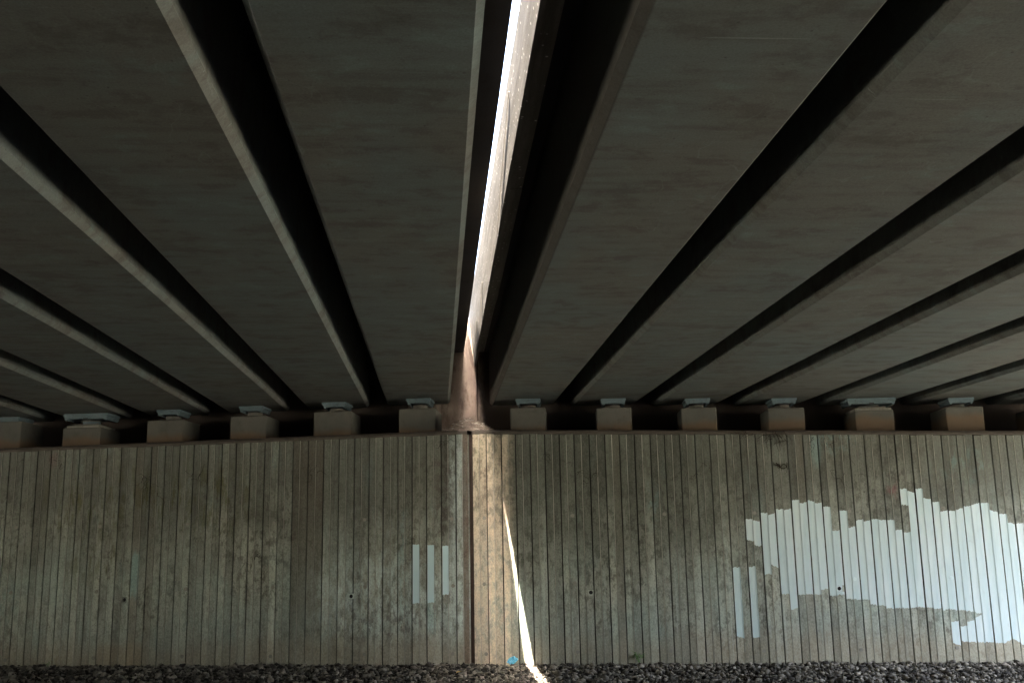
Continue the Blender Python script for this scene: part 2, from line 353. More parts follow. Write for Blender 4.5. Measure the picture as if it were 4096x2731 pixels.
# ------------------------------------------------------------------ mesh helpers
class MB:
    def __init__(s): s.v, s.f = [], []
    def add(s, v, f):
        o = len(s.v); s.v += [tuple(p) for p in v]; s.f += [tuple(i + o for i in q) for q in f]
    def box(s, x0, x1, y0, y1, z0, z1, ch=0.0):
        v = [(x, y, z) for z in (z0, z1) for y in (y0, y1) for x in (x0, x1)]
        s.add(v, [(0, 2, 3, 1), (4, 5, 7, 6), (0, 1, 5, 4), (2, 6, 7, 3), (0, 4, 6, 2), (1, 3, 7, 5)])
    def prism_y(s, prof, y0f, y1f, n=1, jit=0.0, zf=None):
        """profile of (x,z) swept along y from y0f(x) to y1f(x)"""
        k = len(prof); rings = []
        for j in range(n + 1):
            t = j / n; dz = random.uniform(-jit, jit); dx = random.uniform(-jit, jit)
            for (x, z) in prof:
                a, b = y0f(x), y1f(x); s_y = a + (b - a) * t
                rings.append((x + dx, s_y, z + dz + (zf(s_y) if zf else 0)))
        f = []
        for j in range(n):
            for i in range(k):
                a = j * k + i; b = j * k + (i + 1) % k
                f.append((a, b, b + k, a + k))
        f.append(tuple(range(k - 1, -1, -1))); f.append(tuple(n * k + i for i in range(k)))
        s.add(rings, f)
    def board(s, prof, bot, top, n=9):
        k = len(prof); v = []; f = []; x0 = min(p[0] for p in prof); x1 = max(p[0] for p in prof)
        for j in range(n + 1):
            a, b = random.uniform(-.0014, .0014), random.uniform(-.0007, .0007)
            for x, y in prof:
                e = a * (1 - (x - x0) / (x1 - x0)) + b * (x - x0) / (x1 - x0)
                v.append((x + e, y, bot(x) + (top(x) - bot(x)) * j / n))
        for j in range(n):
            for i in range(k - 1): f.append((j * k + i, j * k + i + 1, (j + 1) * k + i + 1, (j + 1) * k + i))
        f += [tuple(range(k - 1, -1, -1)), tuple(n * k + i for i in range(k))]
        s.add(v, f)
    def prism_z(s, prof, z0, z1, top=None, bot=None):
        """profile of (x,y) extruded in z; top/bot may be functions of x"""
        k = len(prof)
        v = [(x, y, (bot(x) if bot else z0)) for x, y in prof] + [(x, y, (top(x) if top else z1)) for x, y in prof]
        f = [(i, (i + 1) % k, (i + 1) % k + k, i + k) for i in range(k)]
        f += [tuple(range(k - 1, -1, -1)), tuple(range(k, 2 * k))]
        s.add(v, f)
    def tube(s, pts, r, n=5, taper=1.0):
        pts = [Vector(p) for p in pts]; rings = []
        for i, p in enumerate(pts):
            d = (pts[min(i + 1, len(pts) - 1)] - pts[max(i - 1, 0)]).normalized()
            a = d.orthogonal().normalized(); b = d.cross(a)
            rr = r * (1 + (taper - 1) * i / max(1, len(pts) - 1))
            rings += [p + (a * math.cos(t) + b * math.sin(t)) * rr for t in [2 * math.pi * q / n for q in range(n)]]
        f = []
        for i in range(len(pts) - 1):
            for q in range(n):
                a = i * n + q; b = i * n + (q + 1) % n
                f.append((a, b, b + n, a + n))
        f += [tuple(range(n - 1, -1, -1)), tuple((len(pts) - 1) * n + q for q in range(n))]
        s.add(rings, f)
    def cyl(s, c, r, h, axis='z', n=24):
        cx, cy, cz = c
        ang = [2 * math.pi * q / n for q in range(n)]
        if axis == 'z':
            v = [(cx + r * math.cos(t), cy + r * math.sin(t), cz + dz) for dz in (0, h) for t in ang]
        else:
            v = [(cx + r * math.cos(t), cy + dz, cz + r * math.sin(t)) for dz in (h, 0) for t in ang]
        f = [(q, (q + 1) % n, (q + 1) % n + n, q + n) for q in range(n)]
        f += [tuple(range(n - 1, -1, -1)), tuple(n + q for q in range(n))]
        s.add(v, f)
    def mesh(s, name, mat):
        m = bpy.data.meshes.new(name); m.from_pydata(s.v, [], s.f); m.validate(); m.update()
        m.materials.append(mat); return m
    def build(s, name, mat, parent=None, bevel=0.0, smooth=False):
        m = s.mesh(name, mat)
        o = bpy.data.objects.new(name, m); col.objects.link(o); o.parent = parent
        if bevel:
            b = o.modifiers.new('bevel', 'BEVEL'); b.width = bevel; b.segments = 2; b.limit_method = 'ANGLE'
        if smooth:
            for p in m.polygons: p.use_smooth = True
        return o

def empty(name, loc=(0, 0, 0), rz=0.0):
    o = bpy.data.objects.new(name, None); col.objects.link(o)
    o.location = loc; o.rotation_euler = (0, 0, rz); o.empty_display_size = 0.3
    return o
def tag(o, label=None, cat=None, group=None, kind=None):
    if label: o['label'] = label
    if cat: o['category'] = cat
    if group: o['group'] = group
    if kind: o['kind'] = kind
    return o

# ------------------------------------------------------------------ frame of the abutment
TH = -0.139                                   # abutment is skewed to the girders
D0 = 12.934
WD = Vector((math.cos(TH), math.sin(TH), 0)); WN = Vector((-math.sin(TH), math.cos(TH), 0))
WO = WN * D0                                  # wall frame origin: s along the wall, y into it, z up
def w2(s, y, z): return WO + WD * s + WN * y + Vector((0, 0, z))
def yplane(off):                              # Y of the plane 'off' behind the wall face, as a function of X
    return lambda x: (D0 + off - WN.x * x) / WN.y
def zg(x, y): return 0.115 - 0.0075 * x + 0.0 * y
def top_l(s): return 2.985 + 0.0135 * (s + 1.4) + 0.035
def top_r(s): return 3.02 - 0.0275 * (s + 1.36)
def ztop(s): return top_l(s) if s < -1.36 else top_r(s)

# ------------------------------------------------------------------ setting: ground
def grid(name, x0, x1, y0, y1, nx, ny, zf, mat):
    xs = np.linspace(x0, x1, nx + 1); ys = np.linspace(y0, y1, ny + 1)
    v = [(x, y, zf(x, y)) for y in ys for x in xs]
    f = [(j * (nx + 1) + i, j * (nx + 1) + i + 1, (j + 1) * (nx + 1) + i + 1, (j + 1) * (nx + 1) + i) for j in range(ny) for i in range(nx)]
    b = MB(); b.add(v, f); o = b.build(name, mat); o['kind'] = 'structure'; return o
def land(x, y):
    return min(-0.05, 0.05) - 0.05
grid('ground', -400, 400, -400, 400, 4, 4, lambda x, y: -0.15, m_land)
grid('gravel_bed', -15, 12, -7.5, 15.2, 54, 46, lambda x, y: zg(x, y) - 0.03 + 0.012 * math.sin(x * 5.1) * math.sin(y * 4.3), m_ground)

# embankments that carry the road up to the bridge at either end
def bank(name, ya, yb, zt):
    b = MB()
    v = [(-22, ya(-22), -0.2), (16, ya(16), -0.2), (44, yb, -0.2), (-50, yb, -0.2), (-22, ya(-22), zt), (16, ya(16), zt), (16, yb, zt), (-22, yb, zt)]
    if yb < ya(0): v = [v[i] for i in (1, 0, 3, 2, 5, 4, 7, 6)]
    b.add(v, [(0, 1, 5, 4), (1, 2, 6, 5), (2, 3, 7, 6), (3, 0, 4, 7), (4, 5, 6, 7), (3, 2, 1, 0)])
    o = b.build(name, m_land); o['kind'] = 'structure'
yb_ = yplane(1.6)
bank('embankment', lambda x: yb_(x) + 0.05, 90, 4.6)
bank('embankment', lambda x: -9.4 - 0.14 * x, -90, 4.6)
far = MB()
far.add([(-15, -7.4 + 2.1, 0), (11, -7.4 - 1.54, 0), (11, -11.5, 0), (-15, -11.5, 0),
         (-15, -7.4 + 2.1, 3.1), (11, -7.4 - 1.54, 3.1), (11, -11.5, 3.1), (-15, -11.5, 3.1)],
        [(0, 1, 5, 4), (1, 2, 6, 5), (2, 3, 7, 6), (3, 0, 4, 7), (4, 5, 6, 7)])
o = far.build('far_abutment', m_slab); o['kind'] = 'structure'

# ------------------------------------------------------------------ abutment walls
LINES = [-4.252, -4.437, -4.625, -4.811, -5.004, -5.193, -5.383, -5.567, -5.768, -5.975, -6.166, -6.352, -6.541, -6.73, -6.923, -7.106, -7.294]
LINES = sorted(LINES + [-4.061, -3.873, -3.686, -3.488, -3.286, -3.083, -2.883, -2.69, -2.505, -2.316, -2.135, -1.947, -1.758, -1.571])
while LINES[0] > -8.6: LINES.insert(0, LINES[0] - 0.19)
RIGHT = [-1.36, -1.175, -0.983, -0.80, -0.614, -0.427, -0.24, -0.052, 0.139, 0.337, 0.523, 0.712, 0.911, 1.094, 1.282, 1.472, 1.658, 1.845, 2.038,
         2.227, 2.416, 2.619, 2.811, 2.998, 3.19, 3.381, 3.567, 3.758, 3.942, 4.132, 4.319, 4.508, 4.694, 4.897, 5.103]
while RIGHT[-1] < 6.8: RIGHT.append(RIGHT[-1] + 0.19)
FOOT = -0.12
CORE = 0.030                                  # front of the solid wall behind the boards
HOLES = [-5.834, -2.908, 0.100, 3.125]; HZ = 0.965
G = 0.0060                                    # half width of the open groove between board pairs
board_spans = []                              # (s0, s1, depth, fin side)
def pair(a, b):
    m = (a + b) / 2 + random.uniform(-0.004, 0.004)
    d1, d2 = random.uniform(-0.0015, 0.0025), random.uniform(-0.0015, 0.0025)
    board_spans.append((a + G + random.uniform(-.001, .002), m, d1, 1))
    board_spans.append((m + 0.0003, b - G - random.uniform(-.001, .002), d2, 0))
for L_ in (LINES, RIGHT):
    for i in range(len(L_) - 1): pair(L_[i], L_[i + 1])
board_spans.append((-1.571 + G, -1.482, 0.0, 1)); board_spans.append((-1.4815, -1.425, 0.001, 0))
def profile(s0, s1, d, fin, off=0.0):
    """plan outline of one board imprint: front face with eased arrises and a fin where two boards met"""
    p = [(s0 + 0.0, CORE - 0.0005), (s0, d + 0.003 - off), (s0 + 0.003, d - off)]
    if fin: p += [(s1 - 0.0065, d - off), (s1 - 0.0042, d - 0.0055 - off), (s1, d - 0.0055 - off), (s1, CORE - 0.0005)]
    else: p += [(s1 - 0.003, d - off), (s1, d + 0.003 - off), (s1, CORE - 0.0005)]
    return p

walls = {}
for side, s_in, s_out in (('l', -1.425, -15.0), ('r', -1.36, 12.0)):
    w = empty('abutment_wall', WO, TH)
    walls[side] = w
    a, b_ = sorted((s_in, s_out)); tf = top_l if side == 'l' else top_r
    body = MB()
    body.prism_z([(a, CORE), (b_, CORE), (b_, 1.55), (a, 1.55)], 0, 0, top=lambda s: tf(s) - 0.055, bot=lambda s: FOOT - 0.1)
    body.build('wall_core', m_groove, w)
    # bearing shelf with a chamfered nose, back wall
    cp = MB()
    y_, z_ = [0.004, 0.004, 0.03, 1.16, 1.16], [-0.054, -0.028, -0.0, 0.0, -0.054]
    v = [(s, y_[i], tf(s) + z_[i]) for s in (a, b_) for i in range(5)]
    cp.add(v, [(0, 5, 6, 1), (1, 6, 7, 2), (2, 7, 8, 3), (3, 8, 9, 4), (4, 9, 5, 0), (0, 1, 2, 3, 4), (9, 8, 7, 6, 5)])
    cp.build('bearing_shelf', m_shelf, w)
    bw = MB()
    jo = -1.395
    ba, bb = (a, jo - 0.012) if side == 'l' else (jo + 0.012, b_)
    bw.box(ba, bb, 1.143, 1.50, 2.6, 4.72)
    bw.build('back_wall', m_back, w)
jf = MB(); jf.box(-1.424, -1.361, 0.046, 0.9, FOOT - 0.05, 2.965)
jf.build('joint_filler', m_joint, walls['l'])
jf = MB(); jf.box(-1.4065, -1.3835, 1.19, 1.4, 2.7, 4.7)
jf.build('joint_filler', m_joint, walls['l'])
# the foot of the joint: thin lips either side
lp = MB(); lp.prism_z([(-1.4245, 0.045), (-1.4245, 0.012), (-1.405, 0.018), (-1.403, 0.045)], FOOT, 2.96)
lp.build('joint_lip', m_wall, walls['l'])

def hole_near(s0, s1):
    for h in HOLES:
        if s1 > h - 0.034 and s0 < h + 0.034: return h
    return None
for (s0, s1, d, fin) in board_spans:
    w = walls['l'] if s0 < -1.40 else walls['r']
    tf = top_l if s0 < -1.40 else top_r
    pr = profile(s0, s1, d, fin)
    je = (random.uniform(-.0018, .0018), random.uniform(-.0018, .0018))
    jt = random.uniform(-0.006, 0.004)
    h = hole_near(s0, s1)
    if h is None:
        b = MB(); b.board(pr, lambda s: FOOT, lambda s: tf(s) - 0.056 + jt)
    else:
        b = MB(); b.prism_z(pr, 0, 0, top=lambda s: HZ - 0.036, bot=lambda s: FOOT)
        b.prism_z(pr, 0, 0, top=lambda s: tf(s) - 0.056 + jt, bot=lambda s: HZ + 0.036)
        if s0 < h - 0.034: b.prism_z([(s0, CORE), (s0, d), (h - 0.0345, d), (h - 0.0345, CORE)], HZ - 0.0359, HZ + 0.0359)
        if s1 > h + 0.034: b.prism_z([(h + 0.0345, CORE), (h + 0.0345, d), (s1, d), (s1, CORE)], HZ - 0.0359, HZ + 0.0359)
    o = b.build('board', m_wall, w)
    if fin:
        o.data.materials.append(m_fin)
        for p in o.data.polygons:
            c_ = p.center
            if c_.x > s1 - 0.0068 and c_.y < d + 0.001: p.material_index = 1
# weep holes: square plate with a round bore
for h in HOLES:
    w = walls['l'] if h < -1.4 else walls['r']
    b = MB(); n = 32; r = 0.024; q = 0.034
    v = []; f = []
    for j in range(n):
        t = 2 * math.pi * j / n; c_, s_ = math.cos(t), math.sin(t); m_ = q / max(abs(c_), abs(s_))
        v += [(h + c_ * m_, 0.0012, HZ + s_ * m_ * 1.0), (h + r * c_, 0.0012, HZ + r * s_), (h + r * c_, 0.029, HZ + r * s_)]
    for j in range(n):
        a_, c_ = 3 * j, 3 * ((j + 1) % n)
        f += [(a_, c_, c_ + 1, a_ + 1), (a_ + 1, c_ + 1, c_ + 2, a_ + 2)]
    b.add(v, f)
    wh = b.build('weep_hole', m_paint if h > 3 else m_wall, w)
    b = MB(); b.cyl((h, 0.0255, HZ), 0.026, 0.003, 'y'); b.build('bore', m_rubber, wh)
# tie-hole plugs
plug = None
for s in (-7.34, -6.2, -5.04, -3.915, -2.735, -1.62, -1.215, -0.09, 1.05, 2.17, 3.325, 4.46, 5.6):
    for z in (0.255, 1.08, 1.90):
        if s == -1.215 and z == 1.90: s_ = -1.205
        else: s_ = s
        w = walls['l'] if s < -1.4 else walls['r']
        if plug is None:
            b = MB(); b.cyl((0, 0.002, 0), 0.023, 0.02, 'y', 20); b.cyl((0, -0.003, 0), 0.018, 0.01, 'y', 20)
            plug = b.mesh('plug', m_plug)
            plug2 = plug.copy(); plug2.materials[0] = m_paint
        pd = (3.2 < s < 5 and 0.9 < z < 1.8)
        o = bpy.data.objects.new('plug', plug2 if pd else plug); col.objects.link(o); o.parent = w
        o.location = (s_ + random.uniform(-.01, .01), -0.0045 + random.uniform(-.001, .0015), z + random.uniform(-.01, .01))
# plain continuation of the board marks beyond the frame
for side, a, b_ in (('l', -15.0, LINES[0]), ('r', RIGHT[-1], 12.0)):
    b = MB(); s = a; tf = top_l if side == 'l' else top_r
    while s < b_ - 0.02:
        e = min(s + 0.095, b_)
        b.prism_z([(s + 0.004, CORE - .001), (s + 0.004, 0.001), (e - 0.001, 0.001), (e - 0.001, CORE - .001)], 0, 0, top=lambda q: tf(q) - 0.056, bot=lambda q: FOOT)
        s = e
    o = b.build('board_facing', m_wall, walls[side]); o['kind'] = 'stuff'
tag(walls['l'], 'board-marked concrete abutment wall left of the vertical joint, moss-stained near its top', 'abutment wall', 'abutment walls under the two bridges')
tag(walls['r'], 'board-marked concrete abutment wall right of the vertical joint with the big pale paint patch', 'abutment wall', 'abutment walls under the two bridges')

# ------------------------------------------------------------------ painted-over patches
def lin(z0, z1): return (z0, z1)
BIG = [(2.04, 2.12, (2.0 * 0 + 1.82, 1.82), (1.57, 1.55)), (2.12, 2.22, (1.80, 1.79), (1.50, 1.49)), (2.22, 2.32, (1.89, 1.89), (1.15, 1.15)),
       (2.32, 2.42, (1.86, 1.89), (1.27, 1.22)), (2.42, 2.52, (1.93, 1.935), (.91, .91)), (2.52, 2.62, (1.92, 1.94), (.72, .745)),
       (2.62, 2.71, (2.04, 2.045), (.895, .90)), (2.71, 2.81, (2.0, 2.01), (.905, .90)), (2.81, 2.90, (2.035, 2.02), (.90, .90)),
       (2.90, 3.0, (2.0, 2.0), (.955, .97)), (3.0, 3.09, (1.955, 1.95), (.88, .88)), (3.09, 3.19, (1.655, 1.66), (.895, .89)),
       (3.19, 3.28, (1.90, 1.90), (.845, .835)), (3.28, 3.385, (1.69, 1.71), (.84, .83)), (3.385, 3.475, (1.775, 1.79), (.83, .83)),
       (3.475, 3.567, (1.76, 1.775), (.78, .76)), (3.567, 3.66, (1.79, 1.785), (.755, .755)), (3.66, 3.757, (1.775, 1.78), (.72, .725)),
       (3.757, 3.85, (1.78, 1.77), (.725, .72)), (3.85, 3.942, (1.65, 1.655), (.73, .72)), (3.942, 4.035, (1.62, 1.625), (.72, .73)),
       (4.035, 4.132, (2.125, 2.10), (.73, .73)), (4.132, 4.225, (2.145, 2.15), (.73, .72)), (4.225, 4.319, (2.03, 2.02), (.71, .72)),
       (4.319, 4.41, (1.98, 1.985), (.69, .71)), (4.41, 4.508, (1.86, 1.88), (.70, .69)), (4.508, 4.60, (1.87, 1.87), (.69, .69)),
       (4.60, 4.694, (1.88, 1.90), (.685, .67)), (4.694, 4.795, (1.92, 1.93), (.665, .64)), (4.795, 4.897, (1.94, 1.955), (.32, .31)),
       (4.897, 5.0, (1.955, 1.955), (.31, .30)), (5.0, 5.103, (1.87, 1.84), (.30, .34)), (5.103, 5.20, (1.82, 1.82), (.36, .30)),
       (5.20, 5.293, (1.715, 1.70), (.29, .285)), (5.293, 5.39, (1.70, 1.71), (.28, .27)), (5.39, 5.483, (1.69, 1.68), (.27, .26)),
       (5.483, 5.58, (1.60, 1.62), (.27, .25)), (5.58, 5.673, (1.5, 1.5), (.33, .36)), (5.673, 5.77, (1.32, 1.3), (.5, .55))]
EXTRA = [(3.942, 4.035, (2.15, 2.15), (1.955, 1.945)), (4.41, 4.508, (0.555, 0.565), (0.31, 0.285)), (4.508, 4.60, (.50, .51), (.33, .325)),
         (4.60, 4.694, (.55, .58), (.325, .315)), (4.694, 4.795, (.60, .64), (.32, .31))]
def paint(name_entries, parent, label):
    mb = MB()
    name_entries = list(name_entries); cut = []
    for (a, b_, tp, bt) in name_entries:
        h = hole_near(a + 0.002, b_ - 0.002)
        if h is not None and min(tp) > HZ + 0.05 and max(bt) < HZ - 0.04:
            cut += [(a, b_, tp, (HZ + 0.0345, HZ + 0.0345)), (a, b_, (HZ - 0.0345, HZ - 0.0345), bt)]
        else: cut.append((a, b_, tp, bt))
    name_entries = cut
    for (a, b_, tp, bt) in name_entries:
        best = None; mid = (a + b_) / 2
        for sp in board_spans:
            if sp[0] <= mid <= sp[1]: best = sp
        if best is None: continue
        s0, s1, d, fin = best
        s0 += random.uniform(0.0, 0.0015); s1 -= random.uniform(0, 0.001) if not fin else 0
        n = 9
        def prof_y(t):
            y = d
            if fin and t > 0.94: y = d - 0.0055
            return y - 0.0013
        ts = [i / n for i in range(n)] + ([0.92, 0.95, 1.0] if fin else [1.0])
        top = []; bot = []
        for t in ts:
            x = s0 + 0.001 + (s1 - s0 - 0.0015) * t
            zt = tp[0] + (tp[1] - tp[0]) * t + random.uniform(-0.007, 0.007); zb = bt[0] + (bt[1] - bt[0]) * t + random.uniform(-0.009, 0.009)
            top.append((x, prof_y(t), zt)); bot.append((x, prof_y(t), zb))
        k = len(ts)
        v = bot + top + [(x, y + 0.0016, z) for x, y, z in bot] + [(x, y + 0.0016, z) for x, y, z in top]
        f = [(i, i + 1, i + 1 + k, i + k) for i in range(k - 1)]
        f += [(i + k, i + k + 1, i + 3 * k + 1, i + 3 * k) for i in range(k - 1)]
        f += [(i + 1, i, i + 2 * k, i + 2 * k + 1) for i in range(k - 1)]
        f += [(0, k, 3 * k, 2 * k), (k - 1, 3 * k - 1, 4 * k - 1, 2 * k - 1)]
        mb.add(v, f)
    o = mb.build('paint_patch', m_paint, parent); o['label'] = label
paint(BIG + EXTRA, walls['r'], 'large ragged patch of pale grey-white paint')
paint([(1.85, 1.94, (1.24, 1.24), (.42, .40))], walls['r'], 'narrow pale painted bar')
paint([(2.04, 2.13, (1.24, 1.245), (.40, .405))], walls['r'], 'narrow pale painted bar')
for (a, b_, t, bt) in ((-2.13, -2.04, 1.59, .865), (-1.94, -1.85, 1.58, .87), (-1.75, -1.665, 1.565, 0.965)):
    paint([(a, b_, (t, t - .003), (bt, bt + .004))], walls['l'], 'narrow blue-grey painted bar')

# ------------------------------------------------------------------ pedestals and bearings
PED = [(-7.81, .50, 3.335, 0), (-6.708, .53, 3.225, 1), (-5.55, .505, 3.295, 0), (-4.406, .495, 3.322, 0), (-3.264, .51, 3.350, 0), (-2.122, .495, 3.358, 0),
       (-0.651, .465, 3.330, 0), (0.48, .461, 3.300, 0), (1.584, .458, 3.270, 0), (2.706, .468, 3.235, 0), (3.824, .495, 3.176, 1), (4.96, .473, 3.188, 0),
       (6.07, .47, 3.155, 0)]
def sof(x): return 3.512 + 0.018 * x if x < 0.4 else 3.468 - 0.026 * (x - 1.0)
ORD = ['far left edge of the row', 'second from the left end, wide and tall', 'third from the left end', 'fourth from the left end',
       'fifth from the left, two before the daylight gap', 'just left of the daylight gap', 'just right of the daylight gap',
       'second to the right of the daylight gap', 'third to the right of the daylight gap', 'fourth to the right of the daylight gap',
       'fifth right of the daylight gap, wide and tall', 'sixth right of the daylight gap, last whole one', 'right picture edge, almost hidden']
for i, (s, wd_, zt, big) in enumerate(PED):
    w = walls['l'] if s < -1.4 else walls['r']
    b = MB(); z0 = ztop(s) - 0.03
    b.box(s - wd_ / 2, s + wd_ / 2, 0.35, 0.95, z0, zt)
    b.build('pedestal', m_ped, w, bevel=0.014)
    # bearing: base plate, pot and sliding top plate, hung between pedestal and girder
    c = w2(s, 0.62, zt)
    X = c.x; zs_ = sof(X) - 0.001
    H = zs_ - zt
    e = empty('bridge_bearing', c, TH)
    tag(e, ('grey-blue bearing under a girder, ' + ORD[i]), 'bridge bearing', 'bearings between the pedestals and the girders')
    k = 1.32 if big else 1.0
    tp = MB(); tw = 0.235 * k if big else 0.165
    th = 0.034 if not big else 0.038
    tp.box(-tw, tw, -0.20, 0.20, H - th, H); tp.box(-tw + 0.012, tw - 0.010, -0.19, 0.19, H - 2 * th + 0.004, H - th)
    tp.box(-tw + 0.02, -tw + 0.05, -0.185, 0.185, H - 2 * th - 0.012, H - 2 * th + 0.004)
    tp.box(tw - 0.05, tw - 0.02, -0.185, 0.185, H - 2 * th - 0.012, H - 2 * th + 0.004)
    tp.build('top_plate', m_bpaint, e, bevel=0.003)
    if big:
        m_ = MB(); m_.box(-0.235, 0.235, -0.23, 0.23, 0.001, 0.032); m_.build('mortar_bed', m_bed, e, bevel=0.006)
        bp = MB(); bp.box(-0.18, 0.18, -0.18, 0.18, 0.033, 0.055)
        for q in (-0.155, 0.155): bp.cyl((q, -0.155, 0.055), 0.012, 0.012, 'z', 8)
        bp.build('base_plate', m_bsteel, e, bevel=0.002)
        pot = MB(); pot.cyl((0, 0, 0.055), 0.115, H - 2 * th - 0.055 - 0.022, 'z', 32); pot.build('pot', m_bpaint, e)
        pr_ = MB(); pr_.cyl((0, 0, H - 2 * th - 0.021), 0.135, 0.012, 'z', 32); pr_.build('sliding_disc', m_bsteel, e)
        gap = MB(); gap.box(-0.03, 0.03, -0.196, -0.188, H - 2 * th - 0.004, H - 2 * th + 0.014); gap.build('guide_slot', m_rubber, e)
    else:
        bp = MB(); bp.box(-0.15, 0.15, -0.16, 0.16, 0.001, 0.014)
        for q in (-0.13, 0.13): bp.cyl((q, -0.13, 0.014), 0.009, 0.008, 'z', 8)
        bp.build('base_plate', m_bsteel, e, bevel=0.002)
        pot = MB(); pot.cyl((0, 0, 0.014), 0.10, max(0.012, H - 2 * th - 0.014 - 0.010), 'z', 28); pot.build('pot', m_bsteel, e)
        pr_ = MB(); pr_.cyl((0, 0, H - 2 * th - 0.009), 0.115, 0.012, 'z', 28); pr_.build('sliding_disc', m_rubber, e)

# ------------------------------------------------------------------ bridge decks
y_end = yplane(1.06)
y_far = lambda x: -8.6 + 0.14 * -x
y_slab = yplane(1.14)
CH = 0.035
def girder(parent, xc, hw, z):
    b = MB()
    prof = [(xc - hw, z + CH), (xc - hw + CH, z), (xc + hw - CH, z), (xc + hw, z + CH), (xc + hw, z + 0.80), (xc - hw, z + 0.80)]
    prof = prof[::-1]
    b.prism_y(prof, y_far, y_end, 6, 0.0010)
    return b.build('girder', m_girder, parent)
dl = empty('bridge_deck', (-0.3, 3.0, 3.5)); dr = empty('bridge_deck', (1.2, 3.0, 3.45))
def place(o, e):                               # keep world coordinates under an offset empty
    o.matrix_parent_inverse = Matrix.Translation(-e.location)
for i in range(12):
    xc = -0.258 - 1.128 * i
    place(girder(dl, xc, 0.441, sof(xc)), dl)
for i in range(8):
    xc = 1.185 + 1.107 * i
    place(girder(dr, xc, 0.445 if i else 0.45, sof(xc)), dr)
# slabs
XL, XR = 0.385, 0.56
b = MB(); b.prism_y([(XL, 4.25), (XL, 4.29), (XL - 0.06, 4.31), (XL - 0.06, 4.44), (-13.6, 4.2), (-13.6, 3.98)], y_far, y_slab, 8, 0.001)
place(b.build('deck_slab', m_slab, dl), dl)
b = MB(); b.prism_y([(9.9, 3.98), (9.9, 4.2), (XR, 4.45), (XR, 4.25)], y_far, y_slab, 8, 0.001)
place(b.build('deck_slab', m_slab, dr), dr)
b = MB(); b.prism_y([(-13.7, 3.6), (-13.7, 4.2), (-26, 4.0), (-26, 3.4)], y_far, y_slab, 1)
place(b.build('deck_slab', m_slab, dl), dl)
# left kerb, and an unseen upstand added and shaped to trim the sun sliver
b = MB()
KERB = [(-8.8, 4.45), (14.155, 4.45)]
SUN_CUT = [(-8.8, 5.50), (5, 5.50), (10.0, 5.50), (10.25, 5.62), (10.55, 5.90), (10.95, 6.14), (11.4, 6.18), (12.0, 6.20), (14.155, 6.22)]
v = []; f = []
for y, zt in KERB:
    xk = XL - 0.054
    v += [(xk, y, 4.285), (xk, y, zt), (XL - 0.35, y, zt + 0.01), (XL - 0.35, y, 4.285)]
for i in range(len(KERB) - 1):
    for q in range(4): f.append((4 * i + q, 4 * i + (q + 1) % 4, 4 * i + 4 + (q + 1) % 4, 4 * i + 4 + q))
f += [(3, 2, 1, 0), tuple(4 * (len(KERB) - 1) + q for q in range(4))]
b.add(v, f); place(b.build('kerb', m_fascia, dl), dl)
b = MB(); v = []; f = []
for y, zt in SUN_CUT: v += [(0.18, y, 4.40), (0.18, y, zt), (-0.04, y, zt), (-0.04, y, 4.40)]
for i in range(len(SUN_CUT) - 1):
    for q in range(4): f.append((4 * i + q, 4 * i + (q + 1) % 4, 4 * i + 4 + (q + 1) % 4, 4 * i + 4 + q))
f += [(3, 2, 1, 0), tuple(4 * (len(SUN_CUT) - 1) + q for q in range(4))]
b.add(v, f); place(b.build('sun_cut_parapet', m_fascia, dl), dl)
# right fascia panels with a slightly leaning, weathered face
TILT = 0.10
def xb(y): return 0.4875 + (y - 5.0) * 0.0045
segs = [(-8.8, -2.0), (-1.99, 3.2), (3.21, 7.35), (7.36, 11.0), (11.01, 14.14)]
for k, (ya, yb) in enumerate(segs):
    b = MB(); v = []; f = []
    nn = 10; dx = 0.0
    for j in range(nn + 1):
        y = ya + (yb - ya) * j / nn; x0 = xb(y) + dx + random.uniform(-.0015, .0015)
        zt = 4.415 + max(0, (y - 5.0)) * 0.043; h = zt - 4.05
        v += [(x0, y, 4.05 + random.uniform(-.003, .003)), (x0 - TILT * h, y, zt), (x0 + 0.16, y, zt), (x0 + 0.16, y, 4.246), (x0 + 0.035, y, 4.246), (x0 + 0.03, y, 4.05)]
    q = 6
    for j in range(nn):
        for i in range(q): f.append((q * j + i, q * j + (i + 1) % q, q * (j + 1) + (i + 1) % q, q * (j + 1) + i))
    f += [tuple(range(q - 1, -1, -1)), tuple(q * nn + i for i in range(q))]
    b.add([(a_, b_, c_) for a_, b_, c_ in v], f)
    place(b.build('fascia_panel', m_fascia, dr), dr)
# hanging strips of sealant on the face
for (ya, yb, za) in ((5.9, 7.9, 4.36), (10.4, 11.6, 4.30), (12.2, 13.2, 4.28)):
    b = MB(); pts = []
    for j in range(9):
        t = j / 8; y = ya + (yb - ya) * t; z = za + (4.06 - za) * t
        pts.append((xb(y) - TILT * (z - 4.05) - 0.003 - 0.003 * math.sin(t * 3), y, z))
    b.tube(pts, 0.0022, 5); place(b.build('sealant_strip', m_pale, dr), dr)
# road surfacing
for dk, xa, xb_ in ((dl, -13.5, -0.06), (dr, 0.75, 9.8)):
    b = MB(); b.prism_y([(xb_, 4.46), (xb_, 4.50), (xa, 4.50), (xa, 4.46)], y_far, y_slab, 1)
    place(b.build('road_surface', m_road, dk), dk)
tag(dl, 'left concrete bridge deck seen from below, its beams catching light on their right edges', 'bridge deck', 'twin bridge decks overhead')
tag(dr, 'right concrete bridge deck seen from below with the sunlit fascia beside the daylight gap', 'bridge deck', 'twin bridge decks overhead')

